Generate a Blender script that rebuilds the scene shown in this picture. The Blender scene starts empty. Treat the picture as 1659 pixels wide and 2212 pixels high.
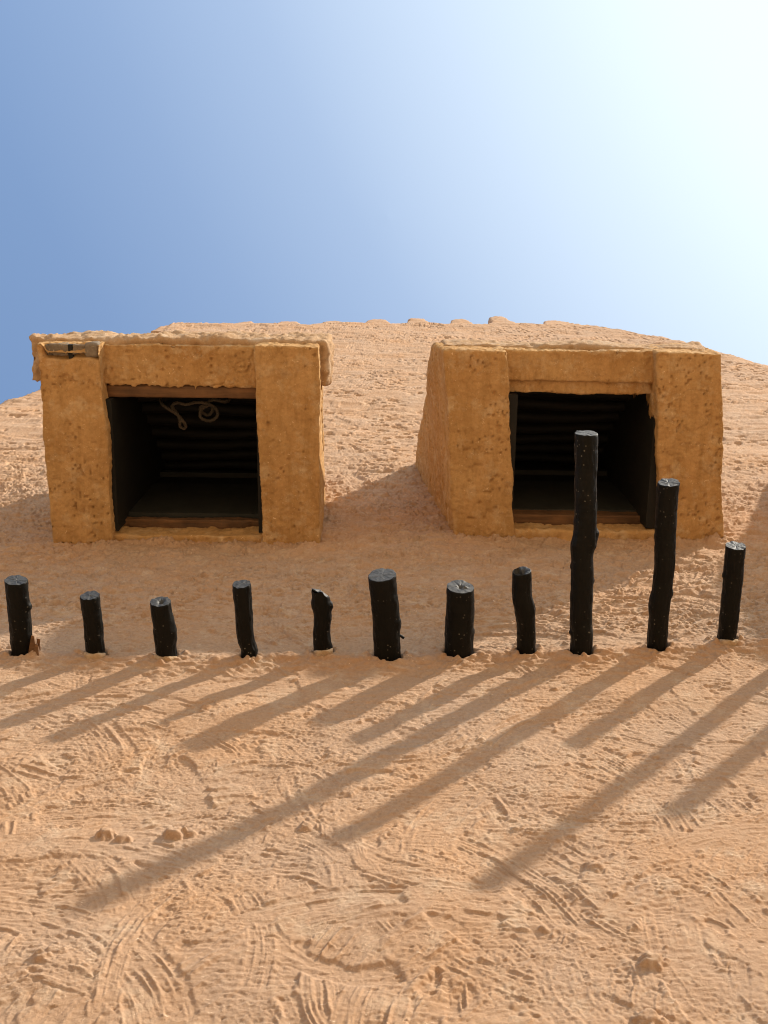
import bpy, bmesh, math, random
import numpy as np
from mathutils import Vector, Matrix

# ------------------------------------------------------------------ camera, sky, sun, exposure
scene = bpy.context.scene
COL = scene.collection
R = math.radians

CAM_D = 1.7                       # eye stands 1.7 m in front of the wall, eye = z 0, ground = z -1.6
PITCH, ROLL = 74.5, 0.7
cam_data = bpy.data.cameras.new("camera")
cam_data.sensor_fit = 'VERTICAL'
cam_data.sensor_height = 36.0
cam_data.lens = 36.0 * 2300 / 2212
cam_data.clip_start = 0.05
cam_data.clip_end = 3000
cam = bpy.data.objects.new("camera", cam_data)
COL.objects.link(cam)
t_, a_ = R(PITCH), R(ROLL)
fwd = Vector((0, math.cos(t_), math.sin(t_)))
up0 = Vector((0, -math.sin(t_), math.cos(t_)))
rt0 = Vector((1, 0, 0))
rt = rt0 * math.cos(a_) + up0 * math.sin(a_)
up = up0 * math.cos(a_) - rt0 * math.sin(a_)
M = Matrix.Identity(4)
for i in range(3):
    M[i][0], M[i][1], M[i][2] = rt[i], up[i], -fwd[i]
M[1][3] = -CAM_D
cam.matrix_world = M
scene.camera = cam

K_SUN = 1.72
SUN = Vector((K_SUN * 0.687 / 0.727, -1.0, K_SUN)).normalized()
world = bpy.data.worlds.new("World")
scene.world = world
world.use_nodes = True
wn, wl = world.node_tree.nodes, world.node_tree.links
wn.clear()
w_out = wn.new('ShaderNodeOutputWorld')
w_bg = wn.new('ShaderNodeBackground')
w_sky = wn.new('ShaderNodeTexSky')
w_sky.sky_type = 'NISHITA'
w_sky.sun_disc = False
w_sky.sun_elevation = math.asin(SUN.z)
w_sky.sun_rotation = math.atan2(SUN.x, SUN.y)
w_sky.air_density = 1.0
w_sky.dust_density = 3.0
w_sky.ozone_density = 1.5
w_bg.inputs['Strength'].default_value = 0.15
# dusty air: the sky whitens in a broad glow towards the sun
w_tc = wn.new('ShaderNodeTexCoord')
w_dot = wn.new('ShaderNodeVectorMath'); w_dot.operation = 'DOT_PRODUCT'
w_dot.inputs[1].default_value = tuple(SUN)
wl.new(w_tc.outputs['Generated'], w_dot.inputs[0])
w_rmp = wn.new('ShaderNodeValToRGB')
_e = w_rmp.color_ramp.elements
_e[0].position, _e[0].color = 0.0, (0, 0, 0, 1)
_e[1].position, _e[1].color = 1.0, (1, 1, 1, 1)
for _p, _c in ((.45, .03), (.55, .09), (.65, .20), (.74, .42), (.80, .58), (.86, .84), (.92, 1.0)):
    _x = _e.new(_p); _x.color = (_c, _c, _c, 1)
wl.new(w_dot.outputs['Value'], w_rmp.inputs[0])
w_gain = wn.new('ShaderNodeMix'); w_gain.data_type = 'RGBA'; w_gain.blend_type = 'MULTIPLY'
w_gain.inputs[0].default_value = 1.0
w_gain.inputs[7].default_value = (0.90, 1.03, 1.08, 1)
wl.new(w_sky.outputs[0], w_gain.inputs[6])
w_mix = wn.new('ShaderNodeMix'); w_mix.data_type = 'RGBA'
wl.new(w_rmp.outputs[0], w_mix.inputs[0])
wl.new(w_gain.outputs[2], w_mix.inputs[6])
w_mix.inputs[7].default_value = (3.75, 4.25, 4.5, 1)
wl.new(w_mix.outputs[2], w_bg.inputs['Color'])
wl.new(w_bg.outputs[0], w_out.inputs['Surface'])

sun_data = bpy.data.lights.new("sun", 'SUN')
sun_data.energy = 3.9
sun_data.angle = R(1.2)
sun_data.color = (1.0, 0.91, 0.78)
sun = bpy.data.objects.new("sun", sun_data)
COL.objects.link(sun)
sun.rotation_euler = SUN.to_track_quat('Z', 'Y').to_euler()
sun.location = SUN * 30

scene.view_settings.view_transform = 'Standard'
scene.view_settings.look = 'None'
scene.view_settings.gamma = 1.0
scene.view_settings.exposure = 0.75
scene.cycles.filter_width = 1.1
scene.cycles.max_bounces = 6
scene.cycles.diffuse_bounces = 4

# ------------------------------------------------------------------ numpy noise
def smooth(t):
    return t * t * t * (t * (t * 6 - 15) + 10)

def sstep(a, b, x):
    t = np.clip((x - a) / (b - a), 0, 1)
    return t * t * (3 - 2 * t)

_T2, _T3 = {}, {}
def n2(x, y, seed=0):
    """value noise in [-1, 1]"""
    if seed not in _T2:
        _T2[seed] = np.random.RandomState(seed + 11).uniform(-1, 1, (256, 256)).astype(np.float32)
    T = _T2[seed]
    xf, yf = np.floor(x), np.floor(y)
    xi, yi = xf.astype(np.int64) & 255, yf.astype(np.int64) & 255
    u, v = smooth(x - xf), smooth(y - yf)
    xj, yj = (xi + 1) & 255, (yi + 1) & 255
    return (T[xi, yi] * (1 - u) + T[xj, yi] * u) * (1 - v) + (T[xi, yj] * (1 - u) + T[xj, yj] * u) * v

def n3(p, scale, seed=0):
    if seed not in _T3:
        _T3[seed] = np.random.RandomState(seed + 77).uniform(-1, 1, (64, 64, 64)).astype(np.float32)
    T = _T3[seed]
    q = p / scale + 31.7
    f = np.floor(q)
    i = f.astype(np.int64) & 63
    j = (i + 1) & 63
    w = smooth(q - f)
    u, v, s = w[:, 0], w[:, 1], w[:, 2]
    a = T[i[:, 0], i[:, 1], i[:, 2]] * (1 - u) + T[j[:, 0], i[:, 1], i[:, 2]] * u
    b = T[i[:, 0], j[:, 1], i[:, 2]] * (1 - u) + T[j[:, 0], j[:, 1], i[:, 2]] * u
    c = T[i[:, 0], i[:, 1], j[:, 2]] * (1 - u) + T[j[:, 0], i[:, 1], j[:, 2]] * u
    d = T[i[:, 0], j[:, 1], j[:, 2]] * (1 - u) + T[j[:, 0], j[:, 1], j[:, 2]] * u
    return (a * (1 - v) + b * v) * (1 - s) + (c * (1 - v) + d * v) * s

def rid3(p, scale, seed=0):
    return 1 - 2 * np.abs(n3(p, scale, seed))

# ------------------------------------------------------------------ object helpers
def tag(o, label=None, category=None, group=None, kind=None):
    if label: o['label'] = label
    if category: o['category'] = category
    if group: o['group'] = group
    if kind: o['kind'] = kind
    return o

def empty(name, loc):
    o = bpy.data.objects.new(name, None)
    o.empty_display_size = 0.1
    o.location = loc
    COL.objects.link(o)
    return o

def mesh_obj(name, verts, faces, mat, parent=None, smooth_shade=True):
    me = bpy.data.meshes.new(name)
    verts = np.asarray(verts, dtype=np.float32)
    if isinstance(faces, np.ndarray):
        nf, k = faces.shape
        me.vertices.add(len(verts))
        me.vertices.foreach_set('co', verts.ravel())
        me.loops.add(nf * k)
        me.loops.foreach_set('vertex_index', faces.astype(np.int32).ravel())
        me.polygons.add(nf)
        me.polygons.foreach_set('loop_start', np.arange(0, nf * k, k, dtype=np.int32))
        me.polygons.foreach_set('loop_total', np.full(nf, k, dtype=np.int32))
        me.update(calc_edges=True)
    else:
        me.from_pydata([tuple(map(float, v)) for v in verts], [], faces)
    me.validate()
    me.polygons.foreach_set('use_smooth', [smooth_shade] * len(me.polygons))
    if mat: me.materials.append(mat)
    o = bpy.data.objects.new(name, me)
    COL.objects.link(o)
    if parent:
        o.parent = parent
        me.transform(Matrix.Translation(-Vector(parent.location)))
    return o

def grid_faces(nr, nc, closed=False):
    i = np.arange(nr - 1)[:, None] * nc
    if closed:
        j = np.arange(nc)[None, :]; j2 = (j + 1) % nc
    else:
        j = np.arange(nc - 1)[None, :]; j2 = j + 1
    return np.stack([i + j, i + j2, i + nc + j2, i + nc + j], -1).reshape(-1, 4)

HEX = [(0, 3, 2, 1), (4, 5, 6, 7), (0, 1, 5, 4), (1, 2, 6, 5), (2, 3, 7, 6), (3, 0, 4, 7)]

def hull_mesh(solids):
    """solids: list of (verts, faces)"""
    bm = bmesh.new()
    for vs, fs in solids:
        bv = [bm.verts.new(v) for v in vs]
        for f in fs:
            bm.faces.new([bv[i] for i in f])
    bmesh.ops.recalc_face_normals(bm, faces=bm.faces)
    return bm

def box_solid(x0, x1, y0, y1, z0, z1):
    return ([(x0, y0, z0), (x1, y0, z0), (x1, y1, z0), (x0, y1, z0),
             (x0, y0, z1), (x1, y0, z1), (x1, y1, z1), (x0, y1, z1)], HEX)

def organic(name, solids, mat, parent=None, voxel=0.012, amp=1.0, seed=0, rnd=2, pits=1.0, extra=None):
    """solids fused, remeshed fine, corners rounded, roughened like hand-laid mud"""
    bm = hull_mesh(solids)
    me = bpy.data.meshes.new(name + "_src")
    bm.to_mesh(me); bm.free()
    o = bpy.data.objects.new(name + "_src", me)
    COL.objects.link(o)
    m = o.modifiers.new("r", 'REMESH'); m.mode = 'VOXEL'; m.voxel_size = voxel
    s = o.modifiers.new("s", 'SMOOTH'); s.iterations = rnd; s.factor = 0.6
    dg = bpy.context.evaluated_depsgraph_get()
    ev = o.evaluated_get(dg)
    em = ev.to_mesh()
    n = len(em.vertices)
    co = np.empty(n * 3, np.float32); em.vertices.foreach_get('co', co); co = co.reshape(-1, 3)
    no = np.empty(n * 3, np.float32); em.vertices.foreach_get('normal', no); no = no.reshape(-1, 3)
    nl = len(em.loops)
    li = np.empty(nl, np.int32); em.loops.foreach_get('vertex_index', li)
    quads = li.reshape(-1, 4) if nl == 4 * len(em.polygons) else [tuple(p.vertices) for p in em.polygons]
    ev.to_mesh_clear()
    COL.objects.unlink(o); bpy.data.objects.remove(o); bpy.data.meshes.remove(me)
    co = co.astype(np.float64)
    h = amp * (0.009 * n3(co, 0.33, seed) + 0.006 * n3(co, 0.13, seed + 1) + 0.0028 * n3(co, 0.05, seed + 2)
               + 0.0020 * n3(co, 0.022, seed + 3))
    h += amp * (0.0022 * n3(co, 0.0125, seed + 9) + .002 * n3(co * np.array([1, .4, 1]), .016, seed + 10))
    h -= pits * .013 * sstep(.66, .82, n3(co * np.array([1, .7, 1]), .013, seed + 11)) * sstep(-.1, .4, n3(co, .11, seed + 15))
    st = co * np.array([1.0, 0.35, 1.0])
    h += amp * 0.003 * rid3(st, 0.035, seed + 4) * sstep(-.2, .5, n3(co, 0.2, seed + 6))
    pit = sstep(0.70, 0.90, n3(co, 0.03, seed + 5)) * sstep(-0.3, 0.4, n3(co, 0.25, seed + 7))
    h -= pits * amp * 0.012 * pit
    h -= pits * .007 * sstep(.045, .0, np.abs(n3(co, .16, seed + 12) + .15 * n3(co, .03, seed + 13))) * sstep(.15, .5, n3(co, .3, seed + 14))
    lump = sstep(0.5, 0.9, n3(co, 0.06, seed + 8))
    h += amp * 0.005 * lump
    if extra is not None:
        h = h + extra(co, no)
    co = co + no * h[:, None]
    return mesh_obj(name, co, quads, mat, parent)

# ------------------------------------------------------------------ materials
def nmat(name):
    m = bpy.data.materials.new(name)
    m.use_nodes = True
    nt = m.node_tree
    return m, nt.nodes, nt.links, nt.nodes['Principled BSDF']

def tex(N, L, kind, scale, detail=5, rough=0.6, vec=None, **kw):
    t = N.new('ShaderNodeTexNoise' if kind == 'noise' else 'ShaderNodeTexVoronoi')
    t.inputs['Scale'].default_value = scale
    if kind == 'noise':
        t.inputs['Detail'].default_value = detail
        t.inputs['Roughness'].default_value = rough
        t.inputs['Distortion'].default_value = kw.get('dist', 0)
    if vec is not None: L.new(vec, t.inputs['Vector'])
    return t

def ramp(N, L, src, stops):
    r = N.new('ShaderNodeValToRGB')
    e = r.color_ramp.elements
    e[0].position, e[0].color = stops[0][0], (*stops[0][1], 1)
    e[1].position, e[1].color = stops[-1][0], (*stops[-1][1], 1)
    for p, c in stops[1:-1]:
        x = e.new(p); x.color = (*c, 1)
    L.new(src, r.inputs[0])
    return r

def mixc(N, L, fac, a, b, mode='MIX'):
    m = N.new('ShaderNodeMix'); m.data_type = 'RGBA'; m.blend_type = mode
    if isinstance(fac, (int, float)): m.inputs[0].default_value = fac
    else: L.new(fac, m.inputs[0])
    for s, v in ((6, a), (7, b)):
        if isinstance(v, tuple): m.inputs[s].default_value = (*v, 1)
        else: L.new(v, m.inputs[s])
    return m.outputs[2]

def mud_material(name, c_main, c_alt, c_pale, bump=1.0, streak=0.0):
    m, N, L, B = nmat(name)
    tc = N.new('ShaderNodeTexCoord'); V = tc.outputs['Object']
    big = tex(N, L, 'noise', 1.7, 4, 0.6, V)
    mid = tex(N, L, 'noise', 9, 6, 0.7, V)
    fin = tex(N, L, 'noise', 70, 5, 0.75, V)
    r1 = ramp(N, L, big.outputs['Fac'], [(0.35, (0, 0, 0)), (0.65, (1, 1, 1))])
    c = mixc(N, L, r1.outputs[0], c_main, c_alt)
    r2 = ramp(N, L, mid.outputs['Fac'], [(0.52, (0, 0, 0)), (0.78, (1, 1, 1))])
    c = mixc(N, L, r2.outputs[0], c, c_pale)
    if streak:
        # trowelled in long passes out from the wall
        ms = N.new('ShaderNodeMapping'); ms.inputs['Scale'].default_value = (17, 2.6, 12); L.new(V, ms.inputs['Vector'])
        sk = tex(N, L, 'noise', 1.0, 5, 0.65, ms.outputs[0], dist=0.5)
        rs_ = ramp(N, L, sk.outputs['Fac'], [(0.40, (0.78, 0.74, 0.66)), (0.5, (1, 1, 1)), (0.64, (1.22, 1.24, 1.32))])
        c = mixc(N, L, streak, c, rs_.outputs[0], 'MULTIPLY')
        pt = tex(N, L, 'noise', 3.3, 7, 0.75, V)
        rp_ = ramp(N, L, pt.outputs['Fac'], [(0.60, (0, 0, 0)), (0.66, (1, 1, 1))])
        fp = mixc(N, L, 0.55, (0, 0, 0), rp_.outputs[0])
        c = mixc(N, L, fp, c, c_pale)
    r3 = ramp(N, L, fin.outputs['Fac'], [(0.3, (0.80, 0.78, 0.76)), (0.5, (1, 1, 1)), (0.75, (1.12, 1.12, 1.12))])
    c = mixc(N, L, 0.8, c, r3.outputs[0], 'MULTIPLY')
    # chopped straw: short pale flecks
    mp = N.new('ShaderNodeMapping'); mp.inputs['Scale'].default_value = (60, 60, 170)
    mp.inputs['Rotation'].default_value = (0.2, 0.35, 0.3)
    L.new(V, mp.inputs['Vector'])
    st = tex(N, L, 'noise', 1.0, 3, 0.6, mp.outputs[0], dist=0.8)
    r4 = ramp(N, L, st.outputs['Fac'], [(0.66, (0, 0, 0)), (0.72, (1, 1, 1))])
    c = mixc(N, L, r4.outputs[0], c, tuple(min(0.9, v * 1.25) for v in c_pale))
    L.new(c, B.inputs['Base Color'])
    B.inputs['Roughness'].default_value = 0.95
    B.inputs['Specular IOR Level'].default_value = 0.15
    b1 = N.new('ShaderNodeBump'); b1.inputs['Strength'].default_value = 0.8 * bump
    b1.inputs['Distance'].default_value = 0.006
    gr = tex(N, L, 'noise', 130, 6, 0.8, V)
    L.new(gr.outputs['Fac'], b1.inputs['Height'])
    b2 = N.new('ShaderNodeBump'); b2.inputs['Strength'].default_value = 0.25 * bump
    b2.inputs['Distance'].default_value = 0.004
    L.new(st.outputs['Fac'], b2.inputs['Height'])
    L.new(b1.outputs[0], b2.inputs['Normal'])
    L.new(b2.outputs[0], B.inputs['Normal'])
    return m

MUD_WALL = mud_material("mud_wall", (0.49, 0.293, 0.166), (0.465, 0.308, 0.202), (0.58, 0.42, 0.285))
MUD_BOX = mud_material("mud_box", (0.53, 0.320, 0.138), (0.46, 0.255, 0.098), (0.62, 0.45, 0.27), bump=0.9, streak=0.38)
MUD_PALE = mud_material("mud_pale", (0.50, 0.335, 0.20), (0.46, 0.29, 0.16), (0.58, 0.46, 0.34))

GYPSUM = mud_material("pale_plaster", (0.50, 0.36, 0.23), (0.47, 0.32, 0.19), (0.58, 0.48, 0.36))

def wood_material(name, c1, c2, stretch=(3, 60, 60), rough=0.75, bump=0.4):
    m, N, L, B = nmat(name)
    tc = N.new('ShaderNodeTexCoord')
    mp = N.new('ShaderNodeMapping'); mp.inputs['Scale'].default_value = stretch
    L.new(tc.outputs['Object'], mp.inputs['Vector'])
    t = tex(N, L, 'noise', 1.0, 6, 0.65, mp.outputs[0], dist=0.6)
    t2 = tex(N, L, 'noise', 6.0, 5, 0.6, tc.outputs['Object'])
    r = ramp(N, L, t.outputs['Fac'], [(0.3, c1), (0.7, c2)])
    r2 = ramp(N, L, t2.outputs['Fac'], [(0.35, (0.6, 0.6, 0.6)), (0.65, (1.15, 1.15, 1.15))])
    L.new(mixc(N, L, 1.0, r.outputs[0], r2.outputs[0], 'MULTIPLY'), B.inputs['Base Color'])
    B.inputs['Roughness'].default_value = rough
    b = N.new('ShaderNodeBump'); b.inputs['Strength'].default_value = bump; b.inputs['Distance'].default_value = 0.004
    L.new(t.outputs['Fac'], b.inputs['Height']); L.new(b.outputs[0], B.inputs['Normal'])
    return m

WOOD_LINTEL = wood_material("reddish_timber", (0.10, 0.048, 0.018), (0.23, 0.11, 0.042))
WOOD_DARK = wood_material("shade_dark_timber", (0.003, 0.0027, 0.002), (0.010, 0.008, 0.006))  # timber blackened: the interior's shade is put into its colour
SHADE_BLACK = wood_material("shade_black_sheet", (0.003, 0.003, 0.002), (0.009, 0.008, 0.006), (20, 20, 8))  # near-black, carries the deep shade of the box hollows as colour
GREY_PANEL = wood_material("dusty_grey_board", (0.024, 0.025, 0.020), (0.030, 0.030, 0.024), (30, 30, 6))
ROPE_MAT = wood_material("jute_rope", (0.032, 0.023, 0.014), (0.085, 0.062, 0.038), (150, 150, 150))
BRICK_MAT = mud_material("grey_mudbrick", (0.27, 0.215, 0.16), (0.15, 0.13, 0.11), (0.44, 0.36, 0.27))

def log_material():
    m, N, L, B = nmat("black_painted_log")
    tc = N.new('ShaderNodeTexCoord'); V = tc.outputs['Object']
    mp = N.new('ShaderNodeMapping'); mp.inputs['Scale'].default_value = (60, 9, 60); L.new(V, mp.inputs['Vector'])
    g = tex(N, L, 'noise', 1.0, 6, 0.7, mp.outputs[0], dist=0.4)
    pat = tex(N, L, 'noise', 9, 5, 0.65, V)
    c = ramp(N, L, g.outputs['Fac'], [(0.3, (0.0018, 0.0019, 0.0016)), (0.7, (0.0055, 0.0055, 0.0045))]).outputs[0]
    wear = ramp(N, L, pat.outputs['Fac'], [(0.60, (0, 0, 0)), (0.75, (1, 1, 1))])
    c = mixc(N, L, wear.outputs[0], c, (0.012, 0.010, 0.008))
    worn2 = tex(N, L, 'noise', 14, 6, 0.75, V)
    w2 = ramp(N, L, worn2.outputs['Fac'], [(0.73, (0, 0, 0)), (0.76, (1, 1, 1))])
    c = mixc(N, L, w2.outputs[0], c, (0.09, 0.05, 0.03))
    # lime and mud splashes
    vo = tex(N, L, 'voronoi', 55, vec=V)
    sp = ramp(N, L, vo.outputs['Distance'], [(0.13, (1, 1, 1)), (0.20, (0, 0, 0))])
    pm = tex(N, L, 'noise', 5, 3, 0.6, V)
    pmr = ramp(N, L, pm.outputs['Fac'], [(0.38, (0, 0, 0)), (0.55, (1, 1, 1))])
    vcol = ramp(N, L, vo.outputs['Color'], [(0.45, (0, 0, 0)), (0.6, (1, 1, 1))])
    f = mixc(N, L, 1.0, sp.outputs[0], pmr.outputs[0], 'MULTIPLY')
    f = mixc(N, L, 1.0, f, vcol.outputs[0], 'MULTIPLY')
    c = mixc(N, L, f, c, (0.12, 0.11, 0.09))
    L.new(c, B.inputs['Base Color'])
    B.inputs['Roughness'].default_value = 0.5
    B.inputs['Specular IOR Level'].default_value = 0.15
    b = N.new('ShaderNodeBump'); b.inputs['Strength'].default_value = 0.6; b.inputs['Distance'].default_value = 0.004
    L.new(g.outputs['Fac'], b.inputs['Height'])
    b2 = N.new('ShaderNodeBump'); b2.inputs['Strength'].default_value = 0.35; b2.inputs['Distance'].default_value = 0.004
    fn = tex(N, L, 'noise', 120, 4, 0.7, V)
    L.new(fn.outputs['Fac'], b2.inputs['Height']); L.new(b.outputs[0], b2.inputs['Normal'])
    L.new(b2.outputs[0], B.inputs['Normal'])
    return m
LOG = log_material()

def end_material(g=1.0):
    m, N, L, B = nmat("weathered_end_grain")
    tc = N.new('ShaderNodeTexCoord'); V = tc.outputs['Object']
    t = tex(N, L, 'noise', 60, 6, 0.7, V)
    c = ramp(N, L, t.outputs['Fac'], [(0.3, (0.02 * g, 0.02 * g, 0.021 * g)), (0.55, (0.05 * g, 0.049 * g, 0.046 * g)), (0.75, (0.10 * g, 0.094 * g, 0.086 * g))])
    L.new(c.outputs[0], B.inputs['Base Color'])
    B.inputs['Roughness'].default_value = 0.6
    b = N.new('ShaderNodeBump'); b.inputs['Strength'].default_value = 0.6; b.inputs['Distance'].default_value = 0.004
    L.new(t.outputs['Fac'], b.inputs['Height']); L.new(b.outputs[0], B.inputs['Normal'])
    return m
LOG_END = end_material(1.0)
LOG_END_PALE = end_material(1.4)

def ground_material():
    m, N, L, B = nmat("sandy_ground")
    tc = N.new('ShaderNodeTexCoord'); V = tc.outputs['Object']
    t = tex(N, L, 'noise', 0.6, 8, 0.65, V)
    c = ramp(N, L, t.outputs['Fac'], [(0.3, (0.40, 0.275, 0.15)), (0.7, (0.50, 0.35, 0.205))])
    L.new(c.outputs[0], B.inputs['Base Color']); B.inputs['Roughness'].default_value = 0.95
    f = tex(N, L, 'noise', 25, 6, 0.7, V)
    b = N.new('ShaderNodeBump'); b.inputs['Strength'].default_value = 0.5; b.inputs['Distance'].default_value = 0.02
    L.new(f.outputs['Fac'], b.inputs['Height']); L.new(b.outputs[0], B.inputs['Normal'])
    return m

# ------------------------------------------------------------------ ground
GZ = -1.6
gx = np.concatenate([-np.geomspace(1500, 12, 30), np.linspace(-11, 11, 45), np.geomspace(12, 1500, 30)])
GX, GY = np.meshgrid(gx, gx)
gh = 0.03 * n2(GX / 1.7 + 9, GY / 1.7 + 5, 3) * (np.hypot(GX, GY) < 40) + GZ
ground = mesh_obj("ground", np.stack([GX, GY, gh], -1).reshape(-1, 3), grid_faces(len(gx), len(gx)), ground_material())
tag(ground, "flat pale sandy ground at the foot of the mud tower", "ground", kind="structure")

# ------------------------------------------------------------------ the log row (wall needs to know where they go)
#  x, z of the underside at the wall; tip x, tip y (negative = towards us), tip z; radius at wall, radius at tip
LOGS = [
    dict(b=(-1.450, 3.931), t=(-1.437, -0.312, 3.898), r=(.041, .044)),
    dict(b=(-1.145, 3.917), t=(-1.151, -0.258, 3.890), r=(.037, .037)),
    dict(b=(-0.860, 3.898), t=(-0.867, -0.241, 3.873), r=(.041, .040)),
    dict(b=(-0.541, 3.930), t=(-0.553, -0.312, 3.894), r=(.032, .036)),
    dict(b=(-0.240, 3.982), t=(-0.252, -0.271, 3.954), r=(.036, .034)),
    dict(b=(0.023, 3.930), t=(-0.003, -0.349, 3.893), r=(.054, .055)),
    dict(b=(0.312, 3.976), t=(0.310, -0.285, 3.946), r=(.058, .057)),
    dict(b=(0.589, 4.003), t=(0.555, -0.354, 3.966), r=(.037, .038)),
    dict(b=(0.812, 4.001), t=(0.774, -0.902, 4.010), r=(.045, .044)),
    dict(b=(1.138, 4.068), t=(1.094, -0.714, 3.993), r=(.040, .041)),
    dict(b=(1.448, 4.142), t=(1.432, -0.429, 4.097), r=(.037, .041)),
    dict(b=(1.815, 4.16), t=(1.780, -0.88, 4.07), r=(.036, .036)),
    dict(b=(2.110, 4.17), t=(2.060, -0.66, 4.10), r=(.036, .038)),
]
ROW_X = np.array([p['b'][0] for p in LOGS]); ROW_Z = np.array([p['b'][1] for p in LOGS])

# ------------------------------------------------------------------ the wall relief
TS, TN = 5.0, 2000                      # a 5 m tile of hand-swept plaster, 2.5 mm cells
CELL = TS / TN
TX0, TZ0 = -2.5, 1.4

def build_relief():
    rs = np.random.RandomState(4)
    Hm = np.zeros((TN, TN), np.float32)          # [x, z]
    ii = np.arange(TN)
    XX, ZZ = np.meshgrid(ii * CELL, ii * CELL, indexing='ij')
    def layer(sx, sz, seed, ang=0.0):
        kx, kz = TS / round(TS / sx), TS / round(TS / sz)
        return n2(XX / kx, ZZ / kz, seed)
    base = 0.004 * layer(.12, .05, 1) + 0.0022 * layer(.05, .018, 2) + .0012 * layer(.02, .009, 3)
    Hm += base.astype(np.float32)
    # torn, crumbly plaster between the sweeps
    patch = sstep(.0, .5, layer(.30, .16, 20))
    cr = layer(.020, .008, 21) + .8 * layer(.009, .005, 22) + .4 * layer(.05, .03, 23)
    Hm += (.0032 * patch * (sstep(.0, .45, cr) - .4)).astype(np.float32)
    # long stepped edges, like trowel slaps
    e = layer(.26, .045, 24) + .3 * layer(.06, .02, 25)
    Hm += (.0032 * sstep(-.02, .06, e) * sstep(-.1, .4, layer(.4, .3, 26))).astype(np.float32)
    ns = 1700
    for s in range(ns):
        cx, cz = rs.uniform(0, TS), rs.uniform(0, TS)
        zreal = cz + TZ0
        Rr = rs.uniform(.18, .90)
        wid = rs.uniform(.07, .19)
        half = rs.uniform(.16, .60) if rs.rand() < .7 else rs.uniform(.5, 1.2)
        half = min(half, .55 / Rr)
        # sweeps are mostly sideways arcs (hand swung over the shoulder); low down many run up and down
        if zreal < 2.35 and rs.rand() < .6: a0 = rs.choice([0, math.pi]) + rs.normal(0, .45)
        else: a0 = math.pi / 2 * rs.choice([1, 1, 1, -1]) + rs.normal(0, .55)
        ox, oz = cx - Rr * math.cos(a0), cz - Rr * math.sin(a0)
        ext = Rr * math.sin(min(half, 1.57)) + wid + .03
        k = int(ext / CELL)
        i0, j0 = int(cx / CELL), int(cz / CELL)
        I, J = np.arange(i0 - k, i0 + k), np.arange(j0 - k, j0 + k)
        X, Z = np.meshgrid(I * CELL, J * CELL, indexing='ij')
        dx, dz = X - ox, Z - oz
        rr = np.hypot(dx, dz)
        th = (np.arctan2(dz, dx) - a0 + math.pi) % (2 * math.pi) - math.pi
        sel = (np.abs(rr - Rr) < wid / 2 + .025) & (np.abs(th) * Rr < Rr * half + .045)
        IX, JX = np.meshgrid(I % TN, J % TN, indexing='ij')
        IX, JX = IX[sel], JX[sel]
        rr, th = rr[sel], th[sel]
        sl = th * Rr
        wob = .006 * n2(sl / .07 + s * 3.1, rr / .2 + s, 5)
        tt = rr - Rr + wob
        edge = .012 * n2(sl / .03 + s, tt / .03 + 3, 6)
        m = sstep(wid / 2 + .004, wid / 2 - .010, np.abs(tt) + edge * .7)
        m *= sstep(Rr * half + .012, Rr * half - .015, np.abs(sl) + edge * 2)
        if m.max() < .05: continue
        freq = rs.uniform(.0055, .0105)
        c1 = n2(tt / freq + s * 7.3, sl / .16 + s * 1.7, 7); c2 = n2(tt / (freq * .42) + s, sl / .07 + s * 2.7, 8)
        brk = .40 + .75 * sstep(-.35, .45, n2(tt / (freq * 1.3) + 5, sl / .045 + s, 9))
        comb = (np.maximum(0, c1 + .1) ** 1.3 * 1.5 + .55 * np.maximum(0, c2)) * brk + .10 * n2(tt / .004, sl / .006, 13)
        a = rs.uniform(.0008, .0046)
        off = rs.uniform(-.003, .004) + .004 * sl / (Rr * half) * rs.uniform(-1, 1)
        new = off + a * comb
        lip = np.exp(-((np.abs(tt) - wid / 2) / .004) ** 2) * (.0006 + .0040 * sstep(.0, .6, n2(sl / .05 + s * 2, tt * 0, 14)) * n2(sl / .02 + s, tt * 0 + s, 10))
        endl = np.exp(-((sl - Rr * half) / .011) ** 2) * (np.abs(tt) < wid / 2) * (.001 + .005 * n2(tt / .014 + s, sl / .02, 11))
        ix = (IX, JX)
        h = Hm[ix]
        m2 = np.clip(m * 1.0, 0, 1)
        h = h * (1 - m2) + new * m2 + (lip + endl) * sstep(0, .5, m2 + .3 * (np.abs(np.abs(tt) - wid / 2) < .01) * (np.abs(sl) < Rr * half))
        Hm[ix] = h
    fineg = layer(.0075, .005, 27) * .0019 * sstep(-.6, .4, layer(.25, .2, 31)) + layer(.012, .0085, 32) * .0012 + layer(.03, .007, 28) * .0018 * sstep(-.3, .3, layer(.2, .15, 29))
    Hm += fineg.astype(np.float32)
    # small clods and pits
    for s in range(1100):
        i0, j0 = rs.randint(0, TN, 2)
        r = rs.uniform(.002, .007) if rs.rand() < .96 else rs.uniform(.008, .018)
        k = int(r * 2.6 / CELL) + 1
        I, J = np.arange(i0 - k, i0 + k + 1), np.arange(j0 - k, j0 + k + 1)
        X, Z = np.meshgrid((I - i0) * CELL, (J - j0) * CELL, indexing='ij')
        an = rs.uniform(-.6, .6); st = rs.uniform(.4, .9)
        U = X * math.cos(an) + Z * math.sin(an); V = (-X * math.sin(an) + Z * math.cos(an)) / st
        d = np.hypot(U, V) * (1 + .35 * n2(U / .006 + s, V / .006, 12))
        g = sstep(r, r * .35, d) * r * rs.uniform(.25, .55) * (1 if rs.rand() < .8 else -1)
        Hm[np.ix_(I % TN, J % TN)] += g.astype(np.float32)
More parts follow.
